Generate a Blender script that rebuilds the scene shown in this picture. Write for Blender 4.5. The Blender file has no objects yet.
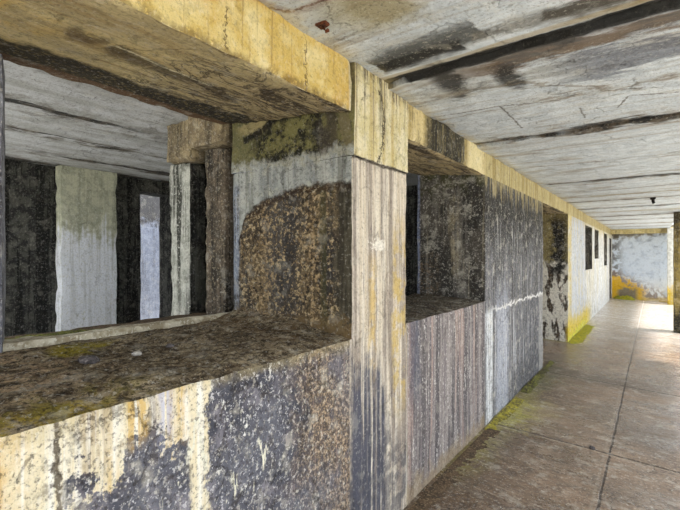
import bpy, bmesh, math, random
from mathutils import Vector, noise as mnoise

# ------------------------------------------------------------------ camera, sky, exposure
C = bpy.context.scene.collection
SC = bpy.context.scene
F, TH, CAMZ = 445.0, math.atan(314 / 445), 1.6
cam = bpy.data.objects.new('camera', bpy.data.cameras.new('camera'))
C.objects.link(cam)
cam.location = (0, 0, CAMZ)
cam.rotation_euler = (math.pi / 2, 0, TH)
cam.data.sensor_width = 36
cam.data.lens = F / 680 * 36
cam.data.clip_start = 0.02
SC.camera = cam

w = bpy.data.worlds.new('overcast_sky')
SC.world = w
w.use_nodes = True
w.node_tree.nodes['Background'].inputs[0].default_value = (0.90, 0.96, 1.0, 1)
w.node_tree.nodes['Background'].inputs[1].default_value = 1.0
sun = bpy.data.objects.new('sun', bpy.data.lights.new('sun', 'SUN'))
C.objects.link(sun)
sun.data.energy = 3.2
sun.data.angle = math.radians(9)
sun.data.color = (1.0, 0.97, 0.92)
sun.rotation_euler = (math.radians(-8), math.radians(17), 0)     # near noon, on the open side
SC.view_settings.view_transform = 'Standard'
SC.view_settings.look = 'None'
SC.view_settings.gamma = 1
SC.view_settings.use_curve_mapping = False
SC.view_settings.exposure = 1.3
SC.cycles.max_bounces = 10
SC.cycles.diffuse_bounces = 8

# ------------------------------------------------------------------ plan of the place (metres)
WX = -1.29            # corridor face of the pillared wall
BX = -2.20            # room side of that wall
SILL, HEAD, CEIL = 1.16, 2.345, 2.57
Y_P1, Y_P1E, Y_P2, Y_P2E, Y_D = 1.937, 2.557, 4.178, 6.84, 9.09
Y_END = 19.6
cs, sn = math.cos(TH), math.sin(TH)


def ray(px, py):
    k, v = (px - 340) / F, (255 - py) / F
    return Vector((k * cs - sn, k * sn + cs, v))


def on_x(px, py, x=WX):
    d = ray(px, py); t = x / d.x
    return d.y * t, CAMZ + d.z * t          # (y, z) on the wall plane


def on_y(px, py, y):
    d = ray(px, py); t = y / d.y
    return d.x * t, CAMZ + d.z * t          # (x, z)


def on_z(px, py, z):
    d = ray(px, py); t = (z - CAMZ) / d.z
    return d.x * t, d.y * t                 # (x, y)


def floor_z(x):
    return -0.05 * (x - WX)


def lin(c):
    o = []
    for v in c[:3]:
        v /= 255.0
        o.append(v / 12.92 if v <= 0.04045 else ((v + 0.055) / 1.055) ** 2.4)
    return (o[0], o[1], o[2], 1.0)


# ------------------------------------------------------------------ node shorthand
class S:
    T = None

    def __init__(s, sock): s.s = sock
    def __add__(a, b): return mth('ADD', a, b)
    def __radd__(a, b): return mth('ADD', a, b)
    def __sub__(a, b): return mth('SUBTRACT', a, b)
    def __rsub__(a, b): return mth('SUBTRACT', b, a)
    def __mul__(a, b): return mth('MULTIPLY', a, b)
    def __rmul__(a, b): return mth('MULTIPLY', a, b)


def put(sock, v):
    if isinstance(v, S): S.T.links.new(v.s, sock)
    else: sock.default_value = v


def mth(op, a, b=0.0, clamp=False):
    n = S.T.nodes.new('ShaderNodeMath'); n.operation = op; n.use_clamp = clamp
    put(n.inputs[0], a); put(n.inputs[1], b)
    return S(n.outputs[0])


def mx(a, b): return mth('MAXIMUM', a, b)
def mn(a, b): return mth('MINIMUM', a, b)


def sm(v, a, b):                            # smooth step from a to b
    n = S.T.nodes.new('ShaderNodeMapRange'); n.interpolation_type = 'SMOOTHSTEP'
    put(n.inputs[0], v)
    if a <= b:
        n.inputs[1].default_value, n.inputs[2].default_value = a, b
        n.inputs[3].default_value, n.inputs[4].default_value = 0, 1
    else:
        n.inputs[1].default_value, n.inputs[2].default_value = b, a
        n.inputs[3].default_value, n.inputs[4].default_value = 1, 0
    return S(n.outputs[0])


def vec(x=0.0, y=0.0, z=0.0):
    n = S.T.nodes.new('ShaderNodeCombineXYZ')
    put(n.inputs[0], x); put(n.inputs[1], y); put(n.inputs[2], z)
    return S(n.outputs[0])


def position():
    g = S.T.nodes.new('ShaderNodeNewGeometry')
    n = S.T.nodes.new('ShaderNodeSeparateXYZ')
    S.T.links.new(g.outputs['Position'], n.inputs[0])
    return S(g.outputs['Position']), S(n.outputs[0]), S(n.outputs[1]), S(n.outputs[2])


def nz(v, scale=1.0, detail=4.0, rough=0.55, dist=0.0):
    n = S.T.nodes.new('ShaderNodeTexNoise'); n.noise_dimensions = '3D'
    put(n.inputs['Vector'], v)
    n.inputs['Scale'].default_value = scale; n.inputs['Detail'].default_value = detail
    n.inputs['Roughness'].default_value = rough; n.inputs['Distortion'].default_value = dist
    return S(n.outputs[0])


def vor(v, scale=1.0, feature='F1'):
    n = S.T.nodes.new('ShaderNodeTexVoronoi'); n.feature = feature
    put(n.inputs['Vector'], v); n.inputs['Scale'].default_value = scale
    return S(n.outputs[0])


def lay(base, c, m):                        # colour c over base where m
    n = S.T.nodes.new('ShaderNodeMix'); n.data_type = 'RGBA'
    put(n.inputs[0], m)
    for sock, v in ((n.inputs[6], base), (n.inputs[7], c)):
        if isinstance(v, S): S.T.links.new(v.s, sock)
        else: sock.default_value = lin(v)
    return S(n.outputs[2])


def band(v, a, b, soft=0.02):
    return sm(v, a - soft, a + soft) * sm(v, b + soft, b - soft)


def blob(u, v, u0, v0, u1, v1, edge=0.25, n=None, amt=0.5, square=False):
    """stain patch filling the box (u0,v0)-(u1,v1), outline broken by the noise n"""
    cu, cv, ru, rv = (u0 + u1) / 2, (v0 + v1) / 2, abs(u1 - u0) / 2, abs(v1 - v0) / 2
    du, dv = mth('ABSOLUTE', (u - cu) * (1 / ru)), mth('ABSOLUTE', (v - cv) * (1 / rv))
    d = mx(du, dv) if square else mth('SQRT', du * du + dv * dv)
    if n is not None: d = d + (n - 0.5) * (amt * 5)
    return sm(d, 1 + edge, 1 - edge)


def line(u, v, pts, width, n=None, amt=0.0):
    """crack or drip through the points pts, in plane coordinates"""
    out = None
    for (a, b), (c, d) in zip(pts[:-1], pts[1:]):
        L = math.hypot(c - a, d - b); tx, ty = (c - a) / L, (d - b) / L
        s_ = (u - a) * tx + (v - b) * ty
        q = mth('ABSOLUTE', (u - a) * (-ty) + (v - b) * tx)
        if n is not None: q = mth('ABSOLUTE', (u - a) * (-ty) + (v - b) * tx + (n - 0.5) * amt)
        m = sm(q, width, width * 0.35) * band(s_, 0, L, 0.01)
        out = m if out is None else mx(out, m)
    return out


def new_mat(name):
    m = bpy.data.materials.new(name); m.use_nodes = True
    S.T = m.node_tree
    return m


def grunge(col, k, b=1.0):
    """grain, pits, pale salt flecks, hair cracks and brown mottling of old concrete"""
    P, x, y, z = position()
    w1 = nz(P, 5, 3)
    q = nz(vec(x + 3.1, y + 1.7, z), 17, 6, 0.72)
    col = lay(col, (58, 48, 38), sm(q, 0.51, 0.66) * (0.55 * b * k))
    q2 = nz(vec(x, y + 5.2, z + 2.2), 62, 4, 0.7)
    col = lay(col, (38, 32, 27), sm(q2, 0.53, 0.63) * (0.60 * k))
    q3 = nz(vec(x + 8.4, y, z + 6.1), 48, 5, 0.7)
    col = lay(col, (236, 230, 218), sm(q3, 0.55, 0.66) * (0.45 * k))
    q4 = nz(vec(x + 1.4, y + 9, z + 3.1), 8, 5, 0.68)
    col = lay(col, (228, 222, 208), sm(q4, 0.54, 0.66) * (0.30 * k))
    n = S.T.nodes.new('ShaderNodeTexVoronoi'); n.feature = 'DISTANCE_TO_EDGE'
    put(n.inputs['Vector'], vec(x + (w1 - .5) * .35, y + (q - .5) * .12 + (w1 - .5) * .2, z + (q4 - .5) * .25)); n.inputs['Scale'].default_value = 2.6
    cr = sm(S(n.outputs[0]), 0.016, 0.004) * sm(w1, 0.46, 0.54)
    col = lay(col, (48, 40, 32), cr * (0.45 * k))
    return col, q, q2, q3, cr


def finish(m, col, height=None, dist=0.01, rough=0.9, spec=0.3, strength=0.7, k=1.0, b=1.0):
    if not isinstance(k, (int, float)) or k > 0:
        col, q, q2, q3, cr = grunge(col, k, b)
        if height is not None: height = height + q3 * .5 - q2 * .5 - cr * .8
    b = m.node_tree.nodes['Principled BSDF']
    put(b.inputs['Base Color'], col)
    put(b.inputs['Roughness'], rough)
    b.inputs['Specular IOR Level'].default_value = spec
    if height is not None:
        n = m.node_tree.nodes.new('ShaderNodeBump')
        n.inputs['Strength'].default_value = strength; n.inputs['Distance'].default_value = dist
        put(n.inputs['Height'], height)
        m.node_tree.links.new(n.outputs[0], b.inputs['Normal'])
    return m


# ------------------------------------------------------------------ materials
def YF(px): return on_x(px, 255)[0]


def wall_face_material():
    m = new_mat('weathered_wall_face')
    P, x, y, z = position()
    big, mid, fine, grit = nz(P, 2.2, 4), nz(P, 9, 6, 0.62), nz(P, 45, 5, 0.65), nz(P, 130, 3, 0.6)
    st = nz(vec(y * 13, z * 0.55, 1.0), 1, 5, 0.6)
    st2 = nz(vec(y * 34, z * 0.9, 7.0), 1, 4, 0.6)
    st3 = nz(vec(y * 70, z * 2.5, 3.0), 1, 3, 0.6)
    yw = y + (mid - .5) * 0.22 + (big - .5) * 0.22
    ys = y + (nz(vec(y * 6, z * 2.2, 4), 1, 4) - 0.5) * 0.12 + (fine - .5) * .05
    zw = z + (mid - .5) * 0.44 + (st - .5) * 1.1

    def bx(p0, q0, p1, q1, **k):
        a, b = on_x(p0, q0), on_x(p1, q1)
        return blob(yw, z, a[0], a[1], b[0], b[1], **k)
    # cream base with ochre and grey runs
    col = lay((226, 214, 186), (238, 234, 226), sm(st2, 0.45, 0.62))
    col = lay(col, (205, 172, 104), sm(st, 0.50, 0.66) * 0.75)
    col = lay(col, (150, 126, 96), sm(st3 * 0.5 + st * 0.5, 0.56, 0.66) * 0.7)
    col = lay(col, (188, 176, 158), sm(fine, 0.55, 0.7) * 0.5)
    # near parapet: golden upper corner, joint, blue-grey weathering
    col = lay(col, (206, 160, 60), band(y, YF(-20), YF(20), .05) * sm(z, 0.85, 1.16) * sm(mid, 0.35, 0.6) * 0.7)
    dark = lay((98, 99, 110), (66, 67, 78), sm(big, 0.4, 0.62))
    dark = lay(dark, (140, 136, 146), sm(mid, 0.5, 0.68) * 0.7)
    dark = lay(dark, (212, 210, 214), sm(fine * 0.6 + grit * 0.4, 0.545, 0.60) * 0.8)
    dark = lay(dark, (230, 228, 226), sm(nz(vec(y * 14, z * 9, 5.), 1, 5, 0.7), 0.62, 0.66) * 0.9)
    ztop = sm(z + (mid - .5) * 0.6 + (fine - .5) * .25 + (st - .5) * .35, 1.015, 0.985)
    patch = band(ys, YF(66), YF(192), .012) * ztop
    patch = mx(patch, band(ys + (mid - .5) * .24 - sm(z, .95, .6) * .02, YF(208), YF(354), .010))
    patch = patch * sm(z, 2.2, 2.0)
    col = lay(col, dark, patch)
    # brown speckle towards the pillar
    sp = lay((92, 80, 72), (186, 160, 128), sm(fine * 0.55 + grit * 0.45, 0.47, 0.56))
    sp = lay(sp, (70, 66, 74), sm(mid, 0.52, 0.62) * 0.8)
    sp = lay(sp, (200, 168, 150), sm(st2, 0.56, 0.66) * 0.55)
    col = lay(col, sp, sm(yw + (mid - .5) * .8, YF(285), YF(325)) * sm(y, YF(354), YF(351)) * sm(z, 1.3, 1.2) * (sm(big, .3, .6) * .45 + .35))
    col = lay(col, (178, 160, 110), sm(z + (mid - .5) * 0.176, 1.10, 1.16) * band(y, -2, YF(352), .01) * 0.4)
    for px, py, r in ((257, 455, .028), (231, 503, .03), (234, 378, .02), (196, 484, .04), (168, 500, .035), (60, 505, .02)):
        a = on_x(px, py)
        col = lay(col, (226, 222, 205) if py != 378 else (206, 196, 120), blob(yw, zw, a[0] - r, a[1] - r, a[0] + r, a[1] + r, edge=.3, n=mid))
    a, b = on_x(61, 420), on_x(61, 520)
    col = lay(col, (62, 48, 34), line(ys, z, [a, (a[0] + .005, b[1] - .4)], 0.012) * 0.85)
    up_ = sm(z + (mid - .5) * .3, .95, 1.05) * sm(z, 1.25, 1.17)
    for q0, q1, c in ((84, 92, (120, 92, 62)), (101, 106, (140, 116, 92)), (124, 146, (204, 164, 74)), (150, 156, (120, 104, 96)), (160, 174, (176, 178, 206)), (182, 190, (206, 170, 96)), (112, 120, (238, 234, 226))):
        col = lay(col, c, band(ys, YF(q0), YF(q1), .02) * up_ * sm(st3, .36, .5) * .75)
    # the pillar front
    pil = band(y, YF(352) - .02, YF(406), .004)
    pc = lay((202, 188, 168), (222, 212, 198), sm(st2, 0.4, 0.6))
    pc = lay(pc, (138, 126, 118), sm(st, 0.47, 0.58) * 0.85)
    pc = lay(pc, (84, 76, 76), sm(st3 * 0.5 + st2 * 0.5, 0.55, 0.63) * 0.65)
    pc = lay(pc, (110, 104, 100), sm(fine, 0.58, 0.68) * 0.5)
    pc = lay(pc, (204, 172, 96), band(ys, YF(369), YF(376), .03) * sm(z, 1.66, 1.45) * sm(z, 0.7, 1.2) * sm(mid, .38, .55) * .75)
    pc = lay(pc, (196, 168, 96), band(ys, YF(393), YF(406), .03) * sm(mid, 0.42, 0.55) * band(z, .7, 1.75, .2) * 0.8)
    pc = lay(pc, (235, 228, 218), bx(369, 239, 384, 250, edge=.3, n=fine, amt=.8))
    dk = band(ys, YF(352) - .02, YF(386), .03) * sm(zw + (y - YF(352)) * .9, 1.25, 1.0)
    pc = lay(pc, (82, 83, 96), dk * sm(st2, 0.62, 0.46))
    pc = lay(pc, (72, 73, 84), sm(zw, 0.62, 0.45) * sm(mid, 0.4, 0.55) * 0.7)
    cap = lay((206, 194, 150), (222, 212, 180), sm(mid, 0.4, 0.6))
    cap = lay(cap, (184, 160, 98), sm(st, 0.48, 0.62) * 0.7)
    cap = lay(cap, (120, 104, 78), sm(st2, 0.54, 0.64) * 0.6)
    cap = lay(cap, (58, 48, 34), line(ys, z, [on_x(378, 92), on_x(383, 120), on_x(380, 150), on_x(374, 166)], .012, fine, .06) * .9)
    cap = lay(cap, (82, 70, 50), sm(z + (mid - .5) * 0.352, 2.50, 2.58) * sm(st2, .4, .55) * .8)
    cap = lay(cap, (86, 78, 62), band(ys, YF(378), YF(386), .02) * sm(st2, .4, .55) * sm(z, 2.15, 2.4) * .8)
    pc = lay(pc, cap, sm(z, 2.118, 2.126))
    pc = lay(pc, (62, 52, 42), band(z + (mid - .5) * 0.044, 2.110, 2.124, .005) * .85)
    col = lay(col, pc, pil)
    # under the second opening: mauve-grey runs
    un = lay((126, 118, 120), (164, 155, 152), sm(st2, 0.42, 0.6))
    un = lay(un, (84, 79, 84), sm(st, 0.45, 0.57) * 0.85)
    un = lay(un, (60, 57, 62), sm(st3 * .5 + st2 * .5, 0.54, 0.62) * 0.7)
    un = lay(un, (176, 150, 140), sm(nz(vec(y * 9, z * .4, 9), 1, 3), 0.54, 0.62) * 0.55)
    un = lay(un, (70, 66, 76), sm(fine, 0.55, 0.66) * 0.6)
    un = lay(un, (226, 220, 216), sm(fine * .5 + st3 * .5, .55, .60) * .8)
    un = lay(un, (76, 80, 98), band(ys, YF(409), YF(420), .04) * sm(z, .5, .8) * .7)
    un = lay(un, (150, 132, 108), sm(z + (mid - .5) * 0.44, .18, .02) * .8)
    col = lay(col, un, band(y, YF(406) + .004, YF(485), .03) * sm(z, 1.3, 1.2))
    # the long solid wall
    so = lay((90, 89, 92), (130, 130, 136), sm(st, 0.42, 0.6))
    so = lay(so, (50, 50, 54), sm(st2, 0.48, 0.58) * .9)
    so = lay(so, (38, 37, 38), sm(zw, 1.5, 1.95) * sm(mid * .5 + st * .5, .38, .50) * .95)
    so = lay(so, (176, 180, 194), band(ys, YF(496), YF(508), .1) * sm(z, 1.5, .9) * .75)
    so = lay(so, (206, 206, 206), sm(st3 * .5 + st2 * .5, .575, .62) * sm(z, 2.2, 1.9) * .8)
    so = lay(so, (190, 190, 186), sm(fine * .6 + grit * .4, .57, .62) * .25)
    jz = CAMZ - .54
    so = lay(so, (228, 226, 226), band(z + (mid - .5) * 0.22, jz - .012, jz + .018, .012) * sm(y, 4.3, 4.6))
    so = lay(so, (210, 210, 216), sm(st2, .52, .6) * sm(z, jz + .01, jz - .03) * sm(z, .1, .5) * .8)
    so = lay(so, (216, 212, 206), band(ys, YF(539), YF(543), .05) * sm(z, jz + .02, jz - .02) * .8)
    so = lay(so, (156, 142, 104), sm(zw, 2.18, 2.36) * .85)
    so = lay(so, (226, 228, 232), band(ys, YF(486), YF(493), .04) * sm(z, jz + .05, jz - .05) * sm(st2, .36, .5) * .85)
    so = lay(so, (60, 61, 70), sm(z, jz, jz - .05) * sm(y + (st - .5) * 2, 5.2, 5.8) * .55)
    so = lay(so, (40, 38, 32), sm(zw, 2.3, 2.1) * band(z, 2.0, 2.35, .05) * sm(st2, .42, .56) * .7)
    col = lay(col, so, band(y, YF(485) - .02, YF(543) + .02, .02))
    # far walls: pale, blue white, lichen at the foot
    fa = lay((206, 206, 206), (226, 228, 232), sm(mid, .4, .6))
    fa = lay(fa, (214, 196, 132), sm(st, .5, .62) * .8)
    fa = lay(fa, (130, 124, 112), sm(st2, .55, .66) * .8)
    fa = lay(fa, (150, 146, 140), sm(big * .5 + fine * .5, .53, .62) * .6)
    fa = lay(fa, (188, 170, 112), sm(zw, 2.15, 2.4) * .8)
    fa = lay(fa, (176, 184, 200), band(y, Y_D + .4, 11.5, .3) * sm(mid, .40, .55) * .7)
    fa = lay(fa, (200, 178, 96), band(y, Y_D - .1, Y_D + .45, .1) * sm(mid, .36, .5) * .7)
    fa = lay(fa, (214, 186, 40), sm(zw, .52, .22) * sm(y, 13.2, 11.8) * .95)
    fa = lay(fa, (222, 220, 60), sm(z + (mid - .5) * 0.66, .16, .03) * sm(y, 12.5, 11) * .8)
    col = lay(col, fa, sm(y, YF(543) + .3, YF(543) + .6))
    # head band over the openings
    hd = lay((202, 174, 100), (214, 194, 134), sm(mid, .42, .6))
    hd = lay(hd, (198, 156, 70), sm(big, .44, .60) * .7)
    hd = lay(hd, (226, 210, 160), sm(nz(vec(y * 5, z * 5, 2), 1, 5), .54, .66) * .7)
    hd = lay(hd, (130, 100, 54), sm(st2, .58, .68) * .5)
    for pp in ([(306, 38), (304, 62), (308, 92)], [(232, 10), (230, 30), (231, 52)]):
        hd = lay(hd, (84, 66, 36), line(ys, z, [on_x(*q) for q in pp], .007, fine, .04) * .8)
    hd = lay(hd, (92, 74, 46), sm(z + (mid - .5) * 0.11, HEAD + .045, HEAD + .01) * sm(fine, .35, .5) * .6)
    hf = lay((206, 188, 140), (176, 156, 104), sm(st, .42, .6))
    hf = lay(hf, (60, 56, 44), band(yw, YF(427), YF(466), .08) * sm(st2, .30, .5))
    hf = lay(hf, (28, 27, 22), band(yw, YF(427), YF(462), .08) * sm(fine * .4 + st * .6, .46, .55) * .85)
    hf = lay(hf, (120, 108, 76), sm(st3 * .5 + mid * .5, .52, .6) * .6)
    hf = lay(hf, (226, 214, 170), band(y, YF(469), YF(482), .04) * sm(z, 2.3, 2.4) * .7)
    hfar = lay((188, 174, 128), (164, 146, 96), sm(st, .42, .6))
    hfar = lay(hfar, (92, 84, 62), sm(st2, .55, .66) * .7)
    hf = lay(hf, hfar, sm(y, YF(484), YF(487)))
    hd = lay(hd, hf, sm(y, YF(406) - .01, YF(406) + .01))
    col = lay(col, hd, sm(z, HEAD - .002, HEAD + .004) * mx(sm(y, YF(350), YF(350) - .02), sm(y, YF(406), YF(406) + .01)))
    col = lay(col, (60, 52, 44), sm(grit, .62, .72) * .35)
    hb = sm(z, HEAD - .01, HEAD + .01) * sm(y, YF(350), YF(350) - .02)
    return finish(m, col, fine * .5 + mid * .5 + grit * .25, .02, k=1.0 - mx(mx(hb * .6, sm(z, 2.11, 2.13) * .5), band(y, YF(352) - .02, YF(485), .02) * .5))


def pier_side_material():
    m = new_mat('spalled_pillar_flank')
    P, x, y, z = position()
    big, mid, fine, grit = nz(P, 3, 4), nz(P, 11, 6, .62), nz(P, 42, 5, .7), nz(P, 110, 3, .6)
    st = nz(vec(x * 18, y * 18, z * .8), 1, 5)
    st2 = nz(vec(x * 40, y * 40, z * 1.2), 1, 4)
    xw, zw = x + (mid - .5) * 0.176, z + (mid - .5) * 0.22

    def p(px, py): return on_y(px, py, Y_P1)
    gr = lay((184, 186, 182), (154, 157, 156), sm(st, .42, .6))
    gr = lay(gr, (206, 205, 190), sm(mid, .52, .66) * .7)
    gr = lay(gr, (96, 96, 84), sm(st2, .55, .64) * .6)
    # brown broken aggregate
    ag = lay((122, 104, 78), (80, 68, 54), sm(big, .42, .58))
    ag = lay(ag, (208, 182, 140), sm(fine, .50, .60))
    ag = lay(ag, (148, 122, 86), sm(mid, .5, .6) * sm(fine, .40, .52) * .7)
    ag = lay(ag, (36, 30, 26), sm(nz(P, 30, 4, .7), .52, .60) * .85)
    ag = lay(ag, (84, 84, 86), band(xw, p(268, 250)[0], p(298, 250)[0], .07) * sm(fine, .6, .45) * .75)
    zn = nz(vec(x * 5, 0., z * 1.6), 1, 4)
    ag = lay(ag, (62, 58, 58), sm(zn, .50, .60) * sm(fine, .62, .50) * .8)
    ag = lay(ag, (196, 166, 124), sm(zn, .46, .38) * sm(fine, .46, .56) * .7)
    ag = lay(ag, (206, 190, 160), sm(grit * .5 + fine * .5, .565, .61) * .75)
    ag = lay(ag, (78, 76, 46), band(xw, p(318, 250)[0], p(334, 250)[0], .04) * sm(st, .42, .55) * .7)
    smooth_ = lay((98, 92, 76), (70, 64, 52), sm(st2, .44, .6))
    ag = lay(ag, smooth_, sm(xw, p(334, 250)[0] - .02, p(338, 250)[0] + .02))
    arch = None
    pts = [p(*q) for q in ((236, 250), (246, 215), (266, 200), (305, 185), (330, 182), (356, 182))]
    for (x0, z0), (x1, z1) in zip(pts[:-1], pts[1:]):
        sl = (z1 - z0) / (x1 - x0)
        h = z0 + (x - x0) * sl
        seg = sm(z + (mid - .5) * 0.11 - h, .012, -.012) * sm(x, x0 - .002, x0) * sm(x, x1, x1 - .002)
        arch = seg if arch is None else mx(arch, seg)
    arch = mx(arch, sm(z, 1.2, 1.18) * 0)
    col = lay(gr, ag, arch)
    rim = None
    for (x0, z0), (x1, z1) in zip(pts[:-1], pts[1:]):
        sl = (z1 - z0) / (x1 - x0)
        h = z0 + (x - x0) * sl
        seg = band(z + (mid - .5) * 0.11 - h, -.045, .0, .012) * sm(x, x0 - .002, x0) * sm(x, x1, x1 - .002)
        rim = seg if rim is None else mx(rim, seg)
    col = lay(col, (58, 38, 22), rim * .7)
    col = lay(col, (190, 178, 150), rim * sm(fine, .55, .62) * .7)
    # dark mossy head
    zt = p(300, 155)[1]
    mo = lay((128, 122, 76), (88, 84, 52), sm(mid, .42, .56))
    mo = lay(mo, (22, 21, 16), sm(fine * .5 + mid * .5, .49, .56) * .92)
    mo = lay(mo, (134, 128, 92), sm(nz(P, 20, 5, .7), .58, .66) * .8)
    mo = lay(mo, (70, 62, 54), band(xw, p(322, 130)[0], p(336, 130)[0], .03) * .8)
    mo = lay(mo, (140, 128, 92), sm(xw, p(337, 130)[0], p(342, 130)[0]) * sm(mid, .4, .55) * .7)
    mo = lay(mo, (120, 116, 80), sm(xw, p(262, 130)[0], p(248, 130)[0]) * sm(mid, .35, .5) * .8)
    col = lay(col, mo, sm(zw, zt - .02, zt + .03))
    col = lay(col, (170, 166, 148), band(zw, zt - .03, zt + .0, .012) * sm(fine, .4, .5) * .7)
    col = lay(col, (176, 160, 116), blob(xw, zw, *p(238, 139), *p(270, 116), edge=.3, n=mid, amt=.3) * .8)
    col = lay(col, (20, 18, 14), line(x, z, [p(286, 110), p(272, 121), p(262, 131), p(243, 141)], .035, fine, .06) * .95)  # dark shadow line beside the broken chunk, drawn in colour
    # pale blue worn arris towards the room
    ed = lay((150, 158, 176), (66, 66, 66), sm(st2 * .5 + mid * .5, .46, .56))
    ed = lay(ed, (196, 200, 208), sm(fine, .52, .6) * .6)
    col = lay(col, ed, sm(x, p(241, 250)[0], p(238, 250)[0]) * sm(z, 2.08, 2.0))
    # dust banked up at the sill
    col = lay(col, (136, 112, 76), sm(zw + (fine - .5) * 0.33, 1.29, 1.20) * .8)
    return finish(m, col, (fine * .9 + mid * .4 + grit * .3) * (arch * .8 + .2), .035, strength=.9, k=.7 - sm(z, zt - .02, zt + .02) * .35)


def dark_flank_material():
    m = new_mat('black_stained_flank')
    P, x, y, z = position()
    big, mid, fine, grit = nz(P, 2.5, 4), nz(P, 10, 6, .62), nz(P, 42, 5, .7), nz(P, 110, 3, .6)
    st = nz(vec(x * 14, y * 14, z * .7), 1, 5)
    st2 = nz(vec(x * 34, y * 34, z * 1.2), 1, 4)
    col = lay((84, 79, 73), (56, 54, 52), sm(big, .42, .56))
    col = lay(col, (124, 119, 113), sm(st, .5, .62) * .8)
    col = lay(col, (150, 142, 122), sm(st2, .57, .66) * sm(z, 2.4, 1.8) * .6)
    col = lay(col, (172, 168, 160), sm(fine * .6 + grit * .4, .555, .60) * .75)
    xs = on_y(455, 220, Y_P2)[0]
    col = lay(col, (168, 156, 130), band(x + (mid - .5) * 0.11, xs - .05, xs + .04, .04) * sm(st2 * .4 + mid * .6, .42, .55) * band(z, 1.4, 2.2, .2) * .75)
    col = lay(col, (120, 100, 76), sm(x + (mid - .5) * 0.44, -1.7, -1.85) * sm(fine, .48, .58) * sm(z, 1.75, 1.5) * .7)
    col = lay(col, (74, 74, 44), sm(z + (mid - .5) * 0.66, 2.1, 2.4) * sm(mid, .4, .55) * .8)
    col = lay(col, (128, 138, 168), sm(x, -1.94, -1.962) * .8)
    col = lay(col, (190, 182, 150), sm(z, 2.26, 2.33) * sm(x + (mid - .5) * 0.22, -1.36, -1.32) * .5)
    return finish(m, col, fine * .5 + mid * .5 + grit * .3, .02)


def door_flank_material():
    m = new_mat('peeling_doorway_flank')
    P, x, y, z = position()
    big, mid, fine = nz(P, 2.5, 4), nz(P, 8, 6, .65), nz(P, 40, 5, .7)
    col = lay((150, 136, 92), (118, 107, 72), sm(mid, .42, .58))
    col = lay(col, (146, 130, 88), sm(z, 2.1, 2.35) * .6)
    up = sm(z + (mid - .5) * 0.55, 1.46, 1.40)
    lo = lay((236, 230, 218), (70, 60, 52), sm(nz(vec(x * 3, 0., z * 1.1), 2.6, 5, .65), .51, .56))
    lo = lay(lo, (150, 118, 84), sm(fine, .55, .64) * .6)
    col = lay(col, lo, up)
    xs = on_y(560, 240, Y_D)[0]
    col = lay(col, (26, 25, 26), band(x + (mid - .5) * 0.44, xs - .14, xs + .10, .06) * band(z, 1.2, 2.28, .15) * sm(mid, .34, .46))
    col = lay(col, (200, 170, 60), sm(x, -1.36, -1.30) * sm(z, .5, .2) * .9)
    return finish(m, col, fine * .5 + mid * .5, .02)


def soffit_material():
    m = new_mat('stained_head_soffit')
    P, x, y, z = position()
    big, mid, fine = nz(P, 2.0, 4), nz(P, 8, 6, .62), nz(P, 40, 5, .65)
    lo = nz(vec(x * 9, y * 1.3, 2.), 1, 5, .6, .6)
    lo2 = nz(vec(x * 22, y * 1.8, 5.), 1, 5, .6, .4)
    zz = HEAD + .04

    def p(px, py): return on_z(px, py, zz)
    xw = x + (mid - .5) * 0.132 + (big - .5) * 0.22
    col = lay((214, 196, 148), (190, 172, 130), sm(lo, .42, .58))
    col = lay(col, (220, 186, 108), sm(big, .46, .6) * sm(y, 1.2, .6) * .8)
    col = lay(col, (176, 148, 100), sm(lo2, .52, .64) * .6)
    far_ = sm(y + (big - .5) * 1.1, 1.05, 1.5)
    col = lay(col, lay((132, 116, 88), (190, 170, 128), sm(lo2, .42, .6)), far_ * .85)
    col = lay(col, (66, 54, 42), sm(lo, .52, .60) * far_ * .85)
    a = [p(116, 45), p(140, 54), p(168, 68), p(190, 76), p(212, 86)]
    col = lay(col, (66, 54, 38), line(x, y, [p(108, 46), p(150, 66), p(200, 84), p(236, 100)], .085, mid, .12) * .75)
    col = lay(col, (226, 214, 180), line(x, y, a, .012, fine, .03))
    sw = nz(vec(x * 7, y * 3.2, 9.), 1, 6, .62, 1.6)
    col = lay(col, (58, 48, 38), sm(mth('ABSOLUTE', sw - .5), .035, .008) * sm(y + (big - .5) * .8, .9, 1.25) * .8)
    col = lay(col, (196, 178, 138), band(sw, .56, .60, .01) * far_ * .6)
    b = p(85, 37)
    col = lay(col, (92, 72, 44), blob(xw, y, b[0] - .07, b[1] - .06, b[0] + .07, b[1] + .08, edge=.5, n=mid) * .8)
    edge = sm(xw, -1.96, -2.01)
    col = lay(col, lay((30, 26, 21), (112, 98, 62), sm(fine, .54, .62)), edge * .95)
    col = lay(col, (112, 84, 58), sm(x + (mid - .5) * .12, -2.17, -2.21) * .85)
    col = lay(col, (104, 82, 44), sm(x, -1.31, -1.295) * sm(mid, .4, .5) * .6)
    return finish(m, col, mid * .6 + fine * .4 + lo * .6, .03, strength=.9, k=.6)


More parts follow.
